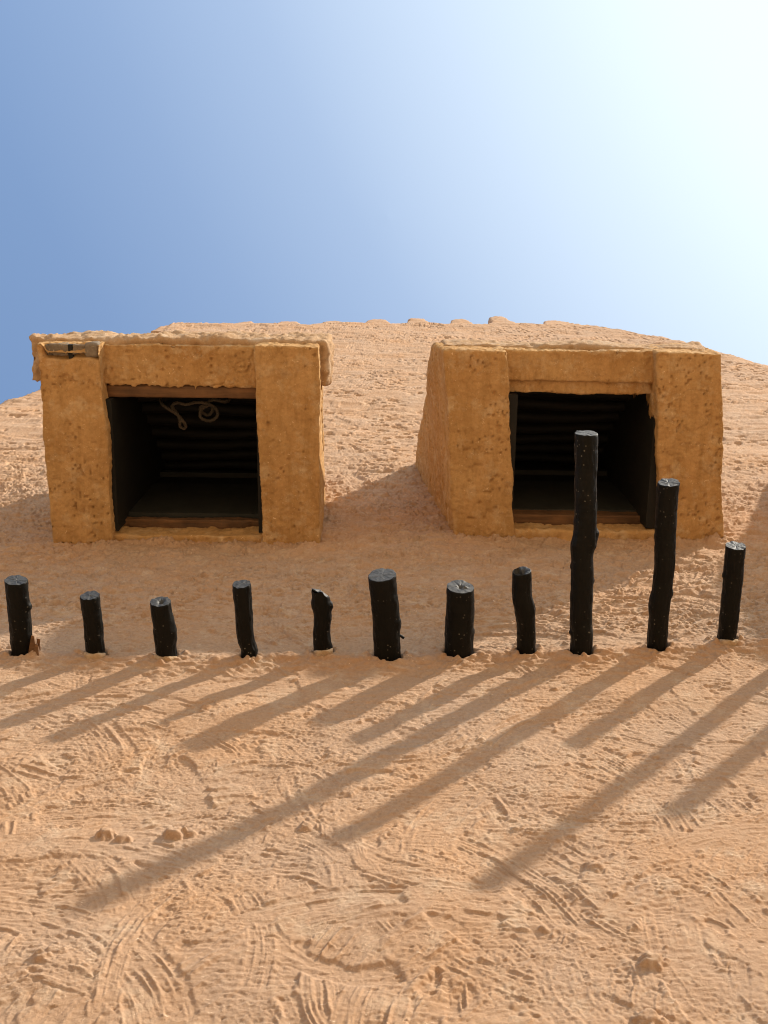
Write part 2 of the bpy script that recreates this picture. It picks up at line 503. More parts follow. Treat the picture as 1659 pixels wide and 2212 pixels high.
    # dragged straw marks, torn lips and air holes
    for s in range(13000):
        i0, j0 = rs.randint(0, TN, 2)
        kind = rs.rand()
        if kind < .55:   # hole
            a, b, hgt = rs.uniform(.003, .011), rs.uniform(.0018, .004), -rs.uniform(.0015, .0045)
        elif kind < .64:  # lip
            a, b, hgt = rs.uniform(.006, .022), rs.uniform(.0016, .0035), rs.uniform(.002, .0055)
        else:            # scratch
            a, b, hgt = rs.uniform(.015, .045), rs.uniform(.0013, .0022), -rs.uniform(.0012, .003)
        k = int(a * 1.3 / CELL) + 2
        an = rs.normal(.05, .45)
        I, J = np.arange(i0 - k, i0 + k + 1), np.arange(j0 - k, j0 + k + 1)
        X, Z = np.meshgrid((I - i0) * CELL, (J - j0) * CELL, indexing='ij')
        U = X * math.cos(an) + Z * math.sin(an); V = -X * math.sin(an) + Z * math.cos(an) + U * U / (a * 5)
        g = np.clip(1.25 - (U / a) ** 2 - (V / b) ** 2, 0, 1) * hgt
        if kind >= .55 and kind < .64: g = g * (V > -b * .9)
        Hm[np.ix_(I % TN, J % TN)] += g.astype(np.float32)
    return Hm

RELIEF = build_relief()

def sample_relief(x, z):
    fx = (x - TX0) / CELL; fz = (z - TZ0) / CELL
    i, j = np.floor(fx), np.floor(fz)
    u, v = fx - i, fz - j
    i = i.astype(np.int64) % TN; j = j.astype(np.int64) % TN
    i2, j2 = (i + 1) % TN, (j + 1) % TN
    return (RELIEF[i, j] * (1 - u) + RELIEF[i2, j] * u) * (1 - v) + (RELIEF[i, j2] * (1 - u) + RELIEF[i2, j2] * u) * v

RECESS = 0.025
rs_l = np.random.RandomState(9)
LUMPS = []                                  # bigger clods of mud left on the plaster: x, z, radius, height
for x, z, r, h in [(-.80, 2.74, .035, .022), (-.745, 2.72, .03, .018), (-.60, 2.75, .04, .026), (-.555, 2.76, .02, .012),
                   (-.22, 2.80, .03, .014), (.62, 2.03, .04, .02), (.67, 2.22, .04, .024), (.05, 1.98, .04, .022),
                   (.42, 2.34, .018, .01), (.60, 2.62, .035, .012), (-.82, 2.2, .03, .015)]:
    LUMPS.append((x, z, r, h))
for p in LOGS:
    bx, bz = p['b']; r0 = p['r'][0]
    for k in range(15):
        a = rs_l.uniform(0, 2 * math.pi); q = r0 + rs_l.uniform(.008, .035)
        LUMPS.append((bx + q * math.cos(a) * 1.1, bz + r0 + q * math.sin(a), rs_l.uniform(.010, .022), rs_l.uniform(.003, .010)))
for xa, xb, zz in ((-1.80, -1.42, 5.42), (-.68, -.30, 5.40), (.38, .76, 5.58), (1.50, 1.92, 5.60), (-1.42, -.68, 5.44), (.76, 1.5, 5.62)):
    for k in range(26):
        LUMPS.append((rs_l.uniform(xa, xb), zz + rs_l.uniform(-.07, .03), rs_l.uniform(.015, .06), rs_l.uniform(.003, .012)))
for k in range(24):
    LUMPS.append((rs_l.uniform(.28, .40), rs_l.uniform(5.6, 7.2), rs_l.uniform(.02, .06), rs_l.uniform(.003, .014)))
    LUMPS.append((rs_l.uniform(-.34, -.26), rs_l.uniform(5.5, 7.0), rs_l.uniform(.02, .06), rs_l.uniform(.003, .014)))

def wall_y(x, z):
    """y of the outer face (towards the viewer is negative)"""
    far = sstep(5.5, 9, z)
    shade_band = sstep(4.0, 4.5, z)
    h = sample_relief(x, z) * (1 + 1.0 * shade_band * sstep(8.5, 6.5, z) + .2 * sstep(8, 13, z))
    h = h + .014 * n2(x / 1.1 + 3, z / .8 + 7, 30) + .009 * n2(x / .42, z / .22, 31) * (1 - .3 * far) + .004 * n2(x / .15, z / .09, 32)
    h = h + far * (.012 * n2(x / .7 + 2, z / .36, 33) + .007 * n2(x / .45, z / .11, 34) + .009 * n2(x / .18, z / .05, 40) * sstep(-.3, .4, n2(x / .6, z / .5, 41)))
    h = h + shade_band * sstep(7.5, 6, z) * (.007 * n2(x / .10, z / .035, 42) + .004 * np.maximum(0, n2(x / .04, z / .014, 43)))
    sh = x + .35 * z
    h = h - shade_band * sstep(8.5, 6.5, z) * .014 * sstep(.42, .62, n2(sh / .024, (z - .12 * x) / .0105, 46)) * sstep(-.25, .3, n2(x / .17, z / .12, 47))
    h = h + shade_band * sstep(8.5, 6.5, z) * .007 * sstep(.30, .34, n2((x - .3 * z) / .06, (z + .1 * x) / .03, 48))
    h = h - far * .026 * sstep(.40, .65, n2(sh / .055, (z - .06 * x) / .030, 49)) * sstep(-.3, .3, n2(x / .4, z / .4, 52))
    row = np.interp(x, ROW_X, ROW_Z) - .012 + .010 * n2(x / .11, z * 0 + 2.2, 35) + .005 * n2(x / .03, z * 0 + 1.2, 36)
    h = h - RECESS * sstep(row + .02, row - .11, z) + np.exp(-((z - row + .02) / .06) ** 2) * (.006 * n2(x / .03, z / .014, 44) + .005 * n2(x / .07, z / .03, 45)) - .030 * sstep(row, row - 1.1, z)
    h = h + .016 * np.exp(-((z - row - .03) / .035) ** 2) * (.5 + .6 * n2(x / .06, z / .05, 37))
    for lx, lz, lr, lh in LUMPS:
        sel = (np.abs(x - lx) < lr * 2) & (np.abs(z - lz) < lr * 2)
        if sel.any():
            xs, zs = x[sel], z[sel]
            d = np.hypot(xs - lx, (zs - lz) * 1.25) * (1 + .35 * n2(xs / .012 + lx * 9, zs / .012, 38))
            h[sel] += sstep(lr, lr * .3, d) * lh
    # the narrow gap the log was pushed through
    for p in LOGS:
        bx, bz = p['b']; r0 = p['r'][0]
        d = np.hypot(x - bx, z - bz - r0)
        h -= .05 * sstep(r0 + .010, r0 - .004, d + .006 * n2(x / .02, z / .02, 39))
    return -h

EDGE_Z = np.array([GZ - .3, 0, 4, 8, 10.3, 10.9, 13.7, 14.6, 15.0, 16.2, 17.3, 18.2, 19.5])
EDGE_L = -np.array([4.9, 4.6, 4.2, 3.92, 3.75, 3.66, 3.61, 3.60, 3.60, 3.62, 3.66, 3.66, 3.66])
EDGE_R = np.array([6.6, 6.3, 5.8, 5.35, 5.12, 5.08, 4.90, 4.76, 4.68, 4.40, 4.02, 3.62, 3.62])
TOP_X = np.array([-3.7, -2.6, 0.2, 2.6, 3.7]); TOP_Z = np.array([17.2, 17.45, 17.8, 18.1, 18.0])

# z rows: fine low down, coarser far up
zs = [GZ - .25]
while zs[-1] < 1.60: zs.append(zs[-1] + .15)
while zs[-1] < 18.2:
    z = zs[-1]
    zs.append(z + (.0032 if z < 2.6 else .0038 if z < 4.3 else .0038 + .0036 * (z - 4.3)))
rows = np.array(zs); nr = len(rows)
ncv = 1060
u = np.concatenate([np.linspace(-1, -.86, 26)[:-1], np.linspace(-.86, .86, ncv), np.linspace(.86, 1, 26)[1:]])
U, Zr = np.meshgrid(u, rows)                      # [row, col]
topz = np.interp(U * 3.7, TOP_X, TOP_Z)
frac = np.clip((Zr - 10) / (rows[-1] - 10), 0, 1)
Zw = Zr + frac * (topz - rows[-1])
vis = np.maximum(.45 + .395 * np.maximum(Zw, .8), 1.05)
el, er = np.interp(Zw, EDGE_Z, EDGE_L), np.interp(Zw, EDGE_Z, EDGE_R)
er = er + .03 * n2(Zw / .35, Zw * 0, 50); el = el + .05 * n2(Zw / .35, Zw * 0 + 5, 51)
vl, vr = np.minimum(vis, -el * .97), np.minimum(vis, er * .97)
tin = np.clip(np.abs(U) / .86, 0, 1); tou = np.clip((np.abs(U) - .86) / .14, 0, 1)
Xw = np.where(U < 0, -(vl * tin + (-el - vl) * tou), vr * tin + (er - vr) * tou)
Yw = wall_y(Xw.ravel(), Zw.ravel()).reshape(Xw.shape)
corner = sstep(.35, 0, np.minimum(Xw - el, er - Xw))
Yw = Yw + .22 * corner ** 2
ncol = len(u)
front_v = np.stack([Xw, Yw, Zw], -1)

tower = empty("mud_tower", (0, 0, GZ))
tag(tower, "tall tapering hand plastered mud tower wall with low rounded merlons along its top", "tower")

# close the tower: front face + thick top + sides + back
DEPTH = 8.0
V_front = front_v.reshape(-1, 3)
F_front = grid_faces(nr, ncol)[:, ::-1]
F_front = F_front[:, ::-1]
# skirt: copy the border ring and push it back
border = np.concatenate([np.arange(ncol), np.arange(1, nr) * ncol + ncol - 1,
                         (nr - 1) * ncol + np.arange(ncol - 2, -1, -1), np.arange(nr - 2, 0, -1) * ncol])
mid = V_front[border].copy(); mid[:, 1] = np.maximum(mid[:, 1], 0) + .45
back = V_front[border].copy(); back[:, 1] = DEPTH
n0 = len(V_front); nb = len(border)
V_all = np.concatenate([V_front, mid, back])
a = border; b = np.roll(border, -1)
m1 = n0 + np.arange(nb); m1b = n0 + np.roll(np.arange(nb), -1)
k1 = m1 + nb; k1b = m1b + nb
F_all = np.concatenate([F_front, np.stack([a, m1, m1b, b], -1), np.stack([m1, k1, k1b, m1b], -1)])
wall = mesh_obj("wall", V_all, F_all, MUD_WALL, tower)
# back cap, plain
bk = [(-4.9, DEPTH - .01, GZ), (6.6, DEPTH - .01, GZ), (3.66, DEPTH - .01, 18.0), (-3.66, DEPTH - .01, 17.2)]
mesh_obj("rear_wall", [(x, DEPTH + o, z) for o in (0.002, -.4) for x, y, z in bk], HEX, MUD_WALL, tower, False)

# merlons
MER = [(-3.60, -2.93, 17.59, 17.0), (-2.63, -2.07, 17.95, 17.4), (-1.92, -1.34, 18.21, 17.5), (-1.17, -.60, 18.42, 17.6),
       (-.45, .16, 18.66, 17.6), (.28, .83, 19.00, 17.7), (1.02, 1.56, 18.86, 17.8), (1.74, 2.30, 19.4, 17.9), (2.60, 3.40, 18.9, 17.9)]
for i, (x0, x1, zt, zb) in enumerate(MER):
    zt += .20 if i else 0
    w = x1 - x0
    prof = [(x0 - .04, zb - .5), (x1 + .04, zb - .5), (x1 + .02, zb + .1), (x1 - .17 * w, zb + .55 * (zt - zb)), (x1 - .24 * w, zt - .12),
            (x1 - .38 * w, zt), (x0 + .36 * w, zt - .02), (x0 + .2 * w, zt - .16), (x0 + .12 * w, zb + .5 * (zt - zb)), (x0, zb + .1)]
    n = len(prof)
    vs = [(x, .03, z) for x, z in prof] + [(x, .42, z) for x, z in prof]
    fs = [tuple(range(n)), tuple(range(2 * n - 1, n - 1, -1))] + [(k, n + k, n + (k + 1) % n, (k + 1) % n) for k in range(n)]
    organic("merlon", [(vs, fs)], MUD_WALL, tower, voxel=.03, amp=1.5, seed=100 + i * 3, rnd=12, pits=.3)

# ------------------------------------------------------------------ projecting boxes
def side_solid(xi_w, xo_w, xi_f, xo_f, L, zb, zf, zt, flare=0.0, bulge=0.0, zmid=None):
    """one side wall: inner / outer x at the tower and at the front; flare widens the outer face upwards"""
    s = 1 if xo_w > xi_w else -1
    yw = .12
    zm = zb + .5 * (zf - zb)
    vs = []
    def ring(z_w, z_f, fo_w, fo_f):
        return [(xi_f, -L, z_f), (xo_f + s * fo_f, -L, z_f), (xo_w + s * fo_w, yw, z_w), (xi_w, yw, z_w)]
    a = ring(zb, zb, 0, 0)
    b = ring(zb + .55 * (zt - zb), zb + .6 * (zf - zb), bulge, bulge * .35)
    c = ring(zt, zf, flare, flare * .2)
    vs = a + b + c
    fs = [(0, 3, 2, 1), (8, 9, 10, 11)]
    for k in range(2):
        for q in range(4):
            fs.append((k * 4 + q, k * 4 + (q + 1) % 4, k * 4 + 4 + (q + 1) % 4, k * 4 + 4 + q))
    return (vs, fs)

def log_beam(name, x0, x1, y, z, r, mat, parent, seed):
    ns, nc = 40, 14
    rr = np.random.RandomState(seed)
    s = np.linspace(0, 1, ns)[:, None]; ph = np.linspace(0, 2 * math.pi, nc, endpoint=False)[None, :]
    rad = r * (1 + .08 * n2(s * 9 + seed, ph / 1.5, 60)) + 0 * ph
    X = x0 + (x1 - x0) * s + 0 * ph
    Y = y + rad * np.cos(ph) + .01 * np.sin(s * 5 + seed); Z = z + rad * np.sin(ph) + .006 * np.sin(s * 7 + seed)
    v = np.stack([X, Y, Z], -1).reshape(-1, 3)
    f = grid_faces(ns, nc, True)
    return mesh_obj(name, v, f, mat, parent)

def plank(name, x0, x1, y0, y1, z0, z1, mat, parent, voxel=.01, amp=.25, seed=0, rnd=1):
    return organic(name, [box_solid(x0, x1, y0, y1, z0, z1)], mat, parent, voxel, amp, seed, rnd, pits=0)

def roof_solid(xl_w, xr_w, xl_f, xr_f, L, zf, zt, th):
    vs = [(xl_f, -L, zf - th * .2), (xr_f, -L, zf - th * .2), (xr_w, .1, zt - th), (xl_w, .1, zt - th),
          (xl_f, -L, zf + th * .6), (xr_f, -L, zf + th * .6), (xr_w, .1, zt), (xl_w, .1, zt)]
    return (vs, HEX)

def shaded_hollow(t, xl, xr, yf, zb, zf, zt, L, seed):
    """near-black sheets painted as shade on the inner faces and round the dark hollow"""
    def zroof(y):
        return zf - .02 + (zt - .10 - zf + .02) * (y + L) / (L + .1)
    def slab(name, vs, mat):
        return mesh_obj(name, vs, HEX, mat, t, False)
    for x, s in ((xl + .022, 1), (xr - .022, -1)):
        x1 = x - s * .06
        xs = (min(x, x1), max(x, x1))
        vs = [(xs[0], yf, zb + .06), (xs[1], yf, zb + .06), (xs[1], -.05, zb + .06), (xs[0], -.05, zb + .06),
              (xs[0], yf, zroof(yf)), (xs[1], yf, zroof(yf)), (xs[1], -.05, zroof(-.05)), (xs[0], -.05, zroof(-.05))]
        slab("side_shade_sheet", vs, SHADE_BLACK)  # added sheet over the inner face, shade painted in
    # front inner face above the lintel, covered by a shade-black sheet
    slab("front_shade_sheet", box_solid(xl, xr, yf - .012, yf, zb + .16, zroof(yf))[0], SHADE_BLACK)
    # the back of the hollow: lower dusty board, black panel painted as the unlit room opening above
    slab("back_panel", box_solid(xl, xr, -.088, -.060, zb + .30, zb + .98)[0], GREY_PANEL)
    slab("opening_shade_panel", box_solid(xl, xr, -.084, -.055, zb + .98, zroof(-.08))[0], SHADE_BLACK)
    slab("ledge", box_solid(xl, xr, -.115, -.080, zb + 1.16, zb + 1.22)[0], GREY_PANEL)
    slab('ceiling_shade_sheet', [(x, y, zroof(y) + o) for o in (-.05, -.028) for x, y in ((xl, yf), (xr, yf), (xr, -.05), (xl, -.05))], SHADE_BLACK)  # black sheet added under the roof so the hollow looks unlit
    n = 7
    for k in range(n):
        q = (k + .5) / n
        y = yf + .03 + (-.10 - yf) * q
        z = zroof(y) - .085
        log_beam("ceiling_beam", xl, xr, y, z, .034, WOOD_DARK, t, seed + k)  # beam colour includes the shade of the hollow

def fringe(x0, x1, y, z, seed):
    """ragged hanging lip of mud"""
    rr = np.random.RandomState(seed)
    out = []
    x = x0
    while x < x1:
        w = rr.uniform(.008, .025); l = rr.uniform(.004, .016) if rr.rand() < .85 else rr.uniform(.02, .035)
        out.append(box_solid(x, x + w, y - .012, y + rr.uniform(.004, l + .006), z - .005, z + .018))
        x += w * rr.uniform(.8, 1.3)
    return out

# --- left box
ZBL = 5.44; LL = 1.06
bl = empty("projecting_box", (-1.05, 0, ZBL))
tag(bl, "ochre mud box with grey bricks bare at its front corner and a rope inside", "projecting box", "mud boxes projecting from the tower")
ZFL, ZTL = ZBL + .33, 7.25
def brick_notch(co, no):
    # plaster broken away along the front edge: bricks are bare
    m = sstep(-1.76, -1.73, co[:, 0]) * sstep(-1.45, -1.48, co[:, 0]) * sstep(-.975, -.995, co[:, 1] + .008 * n3(co, .04, 5)) * sstep(ZBL + .05, ZBL + .02, co[:, 2])
    return -.045 * m
organic("side_wall", [side_solid(-1.445, -1.765, -1.455, -1.785, LL, ZBL, ZFL, ZTL, -.10, -.03)], MUD_BOX, bl, voxel=.0065, seed=1, rnd=7, extra=brick_notch)
organic("side_wall", [side_solid(-.645, -.335, -.672, -.338, LL, ZBL - .01, ZFL, ZTL, -.10, -.04)], MUD_BOX, bl, voxel=.0065, seed=5, rnd=7)
organic("front_wall", [box_solid(-1.50, -.62, -LL + .012, -.845, ZBL + .085, ZFL)] + fringe(-1.44, -.66, -.842, ZBL + .092, 3), MUD_BOX, bl, voxel=.006, seed=9, rnd=1)
organic("cornice", [box_solid(-1.865, -.30, -LL - .012, -.84, ZBL + .13, ZFL + .05)], MUD_PALE, bl, voxel=.011, amp=2.2, seed=13, rnd=2)
organic("roof", [roof_solid(-1.70, -.42, -1.78, -.34, LL, ZFL, ZTL, .10)], MUD_BOX, bl, voxel=.016, seed=17)
plank("lintel", -1.46, -.655, -.838, -.770, ZBL + .105, ZBL + .19, WOOD_LINTEL, bl, seed=20, amp=.3)
plank("sill_board", -1.47, -.64, -.070, .02, ZBL + .22, ZBL + .27, WOOD_LINTEL, bl, seed=21, amp=.8)
organic("sill", [box_solid(-1.50, -.62, -.04, .06, ZBL + .03, ZBL + .20)], MUD_BOX, bl, voxel=.011, amp=1.3, seed=22)
shaded_hollow(bl, -1.452, -.652, -.765, ZBL, ZFL, ZTL, LL, 40)
for i, (x0, x1, ya, yb) in enumerate([(-1.745, -1.625, -1.055, -.99), (-1.605, -1.535, -1.055, -1.0), (-1.532, -1.475, -1.055, -1.0)]):
    organic("mud_brick", [box_solid(x0, x1, ya, yb, ZBL + .022, ZBL + .09)], BRICK_MAT, bl, voxel=.007, amp=.9, seed=24 + i, rnd=1)

mesh_obj('brick_joint', box_solid(-1.626, -1.604, -1.052, -.98, ZBL + .026, ZBL + .09)[0], HEX, SHADE_BLACK, bl, False)  # black block in the gap between bricks, its shade painted as colour

# --- right box
ZBR = 5.62; LR = 1.03
br_ = empty("projecting_box", (1.15, 0, ZBR))
tag(br_, "ochre mud box with a bulging rounded side standing behind the two longest black logs", "projecting box", "mud boxes projecting from the tower")
ZFR, ZTR = ZBR + .33, 7.62
organic("side_wall", [side_solid(.740, .400, .640, .300, LR, ZBR, ZFR, ZTR, .19, .11)], MUD_BOX, br_, voxel=.0065, seed=31, rnd=22)
organic("side_wall", [side_solid(1.540, 1.885, 1.420, 1.770, LR, ZBR, ZFR, ZTR, -.05, -.02)], MUD_BOX, br_, voxel=.0065, seed=35, rnd=22)
organic("front_wall", [box_solid(.60, 1.46, -LR + .01, -.86, ZBR + .095, ZFR), box_solid(.62, 1.48, -.87, -.79, ZBR + .125, ZFR)], MUD_BOX, br_, voxel=.006, seed=39, rnd=3)
organic("cornice", [box_solid(.31, 1.75, -LR - .01, -.93, ZBR + .17, ZFR + .05)], MUD_PALE, br_, voxel=.011, amp=1.5, seed=43, rnd=3)
organic("roof", [roof_solid(.30, 1.83, .30, 1.76, LR, ZFR, ZTR, .10)], MUD_BOX, br_, voxel=.016, seed=47)
plank("sill_board", .72, 1.56, -.080, .02, ZBR + .20, ZBR + .31, WOOD_LINTEL, br_, seed=51, amp=.4)
organic("sill", [box_solid(.72, 1.56, -.035, .06, ZBR + .03, ZBR + .17)], MUD_BOX, br_, voxel=.011, amp=1.6, seed=52)
shaded_hollow(br_, .690, 1.475, -.785, ZBR, ZFR, ZTR, LR, 60)

# --- third box, out of frame to the right: its shadow falls on the wall in view
ZB3 = 5.30; L3 = .74
b3 = empty("projecting_box", (3.4, 0, ZB3))
tag(b3, "shorter mud box on the wall to the right of the box behind the long logs", "projecting box", "mud boxes projecting from the tower")
organic("side_wall", [side_solid(3.10, 2.80, 3.10, 2.78, L3, ZB3, ZB3 + .8, 7.6, 0, 0)], MUD_BOX, b3, voxel=.02, seed=61)
organic("side_wall", [side_solid(3.75, 4.1, 3.75, 4.1, L3, ZB3, ZB3 + .8, 7.6, 0, 0)], MUD_BOX, b3, voxel=.02, seed=63)
organic("front_wall", [box_solid(3.0, 3.8, -L3 + .01, -L3 + .2, ZB3 + .06, ZB3 + .8)], MUD_BOX, b3, voxel=.02, seed=65)
organic("roof", [roof_solid(2.80, 4.1, 2.78, 4.1, L3, ZB3 + .8, 7.6, .12)], MUD_BOX, b3, voxel=.02, seed=67)

# --- rope hanging inside the left box
def rope(name, pts, r, mat):
    P = [Vector(p) for p in pts]
    path = []
    for i in range(len(P) - 1):
        p0, p1, p2, p3 = P[max(i - 1, 0)], P[i], P[i + 1], P[min(i + 2, len(P) - 1)]
        for k in range(12):
            q = k / 12
            path.append(.5 * ((2 * p1) + (-p0 + p2) * q + (2 * p0 - 5 * p1 + 4 * p2 - p3) * q * q + (-p0 + 3 * p1 - 3 * p2 + p3) * q ** 3))
    path.append(P[-1])
    verts, faces = [], []
    nc = 6
    dist = 0
    for strand in range(3):
        base = len(verts); dist = 0
        for i, p in enumerate(path):
            tdir = (path[min(i + 1, len(path) - 1)] - path[max(i - 1, 0)]).normalized()
            if i: dist += (p - path[i - 1]).length
            a1 = tdir.orthogonal().normalized()
            ref = Vector((0, .3, 1)); a1 = (ref - tdir * ref.dot(tdir)).normalized(); a2 = tdir.cross(a1)
            ph = dist / (r * 7) * 2 * math.pi + strand * 2 * math.pi / 3
            c = p + (a1 * math.cos(ph) + a2 * math.sin(ph)) * r * .55
            for k in range(nc):
                q = 2 * math.pi * k / nc
                verts.append(c + (a1 * math.cos(q) + a2 * math.sin(q)) * r * .58)
        for i in range(len(path) - 1):
            for k in range(nc):
                faces.append((base + i * nc + k, base + i * nc + (k + 1) % nc, base + (i + 1) * nc + (k + 1) % nc, base + (i + 1) * nc + k))
    return mesh_obj(name, [tuple(v) for v in verts], faces, mat)
zr = ZBL + .22
rp = rope("rope", [(-1.22, -.745, zr + .07), (-1.20, -.715, zr + .01), (-1.155, -.685, zr - .005), (-1.115, -.655, zr + .004), (-1.088, -.625, zr - .006),
                   (-1.078, -.596, zr + .006), (-1.092, -.582, zr + .014), (-1.110, -.598, zr + .010), (-1.104, -.632, zr - .010), (-1.125, -.668, zr + .014),
                   (-1.150, -.700, zr + .020), (-1.120, -.722, zr + .016), (-1.070, -.716, zr + .002), (-1.015, -.728, zr - .004), (-.955, -.722, zr), (-.912, -.698, zr - .004),
                   (-.905, -.655, zr + .004), (-.945, -.628, zr), (-.992, -.648, zr - .008), (-.988, -.688, zr + .012), (-.940, -.712, zr + .018), (-.935, -.676, zr + .026),
                   (-.962, -.655, zr + .022), (-1.000, -.690, zr + .030), (-.930, -.738, zr + .022), (-.860, -.732, zr + .004), (-.835, -.745, zr + .03), (-.83, -.750, zr + .07)], .0085, ROPE_MAT)
tag(rp, "frayed tan rope looped inside the dark opening of the left mud box", "rope")

# ------------------------------------------------------------------ black logs
def make_log(i, spec, label, bends=(), knots=(), end='flat', tone=None):
    bx, bz = spec['b']; r0, r1 = spec['r']
    tip = Vector(spec['t']); tip.z += r1
    base = Vector((bx, 0, bz + r0))
    ax = (tip - base); Ltot = ax.length; axn = ax.normalized()
    start = base - axn * .16
    L2 = Ltot + .16
    ex = Vector((1, 0, 0)); ex = (ex - axn * ex.dot(axn)).normalized()
    ez = ex.cross(axn)
    if ez.z < 0: ez = -ez
    root = empty("black_log", base)
    tag(root, label, "log", "black logs sticking out of the wall")
    ns = max(60, int(L2 / .004)); nc = 72
    s = np.linspace(0, 1, ns)
    sm = s * L2 - .16                          # metres from the wall
    S2, PH = np.meshgrid(sm, np.linspace(0, 2 * math.pi, nc, endpoint=False), indexing='ij')
    f = np.clip(S2 / Ltot, 0, 1)
    rad = r0 + (r1 - r0) * f
    cx, cz = np.cos(PH), np.sin(PH)            # phi 0 = +x, pi/2 = up, -pi/2 = underside
    pts = np.stack([cx * .04, S2, cz * .04], -1).reshape(-1, 3)
    sd = 200 + i * 7
    rad = rad * (1 + .05 * n3(pts, .12, sd % 40).reshape(rad.shape)
                 + .022 * n3(pts * np.array([1, .3, 1]), .02, (sd + 1) % 40).reshape(rad.shape))
    rad = rad + .0016 * n3(pts * np.array([1, .25, 1]), .008, (sd + 2) % 40).reshape(rad.shape)
    # faint bark rings
    rad = rad + .0008 * n2(S2 / .012 + i * 5, PH * 1.2, 63)
    for (ks, kp, kh, kw) in knots:             # position (m), angle (deg), height, width
        d = np.hypot((S2 - ks), ((PH - R(kp) + math.pi) % (2 * math.pi) - math.pi) * r0)
        rad = rad + kh * np.exp(-(d / kw) ** 2)
        rad = rad - kh * .5 * np.exp(-(d / (kw * .3)) ** 2)
    offx = np.zeros_like(sm); offz = np.zeros_like(sm)
    for (bs, bw, dx, dz, kind) in bends:
        if kind == 'step': q = sstep(bs - bw, bs + bw, sm)
        else: q = np.exp(-((sm - bs) / bw) ** 2)
        offx = offx + dx * q; offz = offz + dz * q
    offx += .003 * n2(sm / .09 + i * 3.3, sm * 0 + i, 64); offz += .003 * n2(sm / .11 + i * 2.3, sm * 0 + i + .5, 65)
    Xl = rad * cx + offx[:, None]; Zl = rad * cz + offz[:, None]
    st, e_x, e_z, e_y = np.array(base), np.array(ex), np.array(ez), np.array(axn)
    # the cut: not quite square
    rr = np.random.RandomState(sd)
    tilt = {'flat': (.03, .05), 'slant': (.45, -.55), 'notch': (.08, .05)}[end]
    tilt = (tilt[0] * (1 if i % 2 else -1), tilt[1])
    cutoff = Ltot + (cx * tilt[0] + cz * tilt[1]) * rad[-1].mean() * 1.0 + .002 * n2(PH * 3 + i, PH * 0, 66)
    if end == 'slant':
        cutoff = cutoff - .012 + .012 * n2(PH * 2 + i, PH * 0 + .5, 67)
    Sy = np.minimum(S2, cutoff)
    # small rounded arris
    arr = np.clip((Sy - (cutoff - .004)) / .004, 0, 1)
    Xl = Xl - arr ** 2 * .0022 * cx; Zl = Zl - arr ** 2 * .0022 * cz
    P = st + Xl[..., None] * e_x + Zl[..., None] * e_z + Sy[..., None] * e_y
    mesh_obj("shaft", P.reshape(-1, 3), grid_faces(ns, nc, True)[:, ::-1], LOG, root)
    # cut end
    nq = 16
    q = np.linspace(1, 0.0001, nq)[:, None]
    ph = PH[-1][None, :]
    lx = Xl[-1][None, :] * q + offx[-1] * (1 - q); lz = Zl[-1][None, :] * q + offz[-1] * (1 - q)
    r_ = r1 * q
    cut = Ltot + (np.cos(ph) * tilt[0] + np.sin(ph) * tilt[1]) * r_ + (cutoff[-1][None, :] - Ltot - (np.cos(ph) * tilt[0] + np.sin(ph) * tilt[1]) * rad[-1].mean()) * q
    crack = 0
    for k in range(rr.randint(1, 4)):
        a0 = rr.uniform(0, 2 * math.pi); w = rr.uniform(.03, .07)
        dd = np.abs((ph - a0 + math.pi) % (2 * math.pi) - math.pi) * (q + .15)
        crack = crack + np.exp(-(dd / w) ** 2) * sstep(.05, .4, 1.05 - q)
    cut = cut - .0022 * crack + .0007 * n2(lx / .006 + i, lz / .006 + i * 2, 68)
    if end == 'notch' or i in (2, 6):
        cut = cut - .016 * np.exp(-((lx / .010) ** 2 + (lz / .012) ** 2)) + (.012 * np.exp(-(((lx - .012) / .012) ** 2 + ((lz + .008) / .006) ** 2)) if i == 6 else 0)
    if end == 'notch':
        cut = cut - .022 * sstep(-.002, -.006, lx + .3 * lz)
        cut[0] = Sy[-1]
    Pe = st + lx[..., None] * e_x + lz[..., None] * e_z + cut[..., None] * e_y
    mesh_obj("cut_end", Pe.reshape(-1, 3), grid_faces(nq, nc, True)[:, ::-1], LOG_END_PALE if i in (5, 8, 9, 10, 6) else LOG_END, root)
    return root, st, e_x, e_y, e_z

def stub(root, frame, s, phi, length, r, lean):
    """broken-off twig on a log"""
    st, ex, ey, ez = frame
    ph = R(phi)
    n = ex * math.cos(ph) + ez * math.sin(ph)
    ns, nc = 14, 14
    V = []
    for k in range(ns):
        q = k / (ns - 1)
        c = st + ey * (s + lean * q) + n * (.03 + length * q)
        rad = r * (1.5 - .9 * min(q * 2, 1)) * (1 if q < .93 else .75) * (1.25 if q > .75 else 1)
        d = n * length + ey * lean; d = d / np.linalg.norm(d)
        a1 = np.cross(d, ez); a1 /= np.linalg.norm(a1); a2 = np.cross(d, a1)
        for j in range(nc):
            t = 2 * math.pi * j / nc
            V.append(c + (a1 * math.cos(t) + a2 * math.sin(t)) * rad * (1 + .1 * math.sin(3 * t + k)))
    F = [tuple(int(x) for x in f) for f in grid_faces(ns, nc, True)] + [tuple(range((ns - 1) * nc, ns * nc))]
    mesh_obj("branch_stub", np.array(V), F, LOG, root)

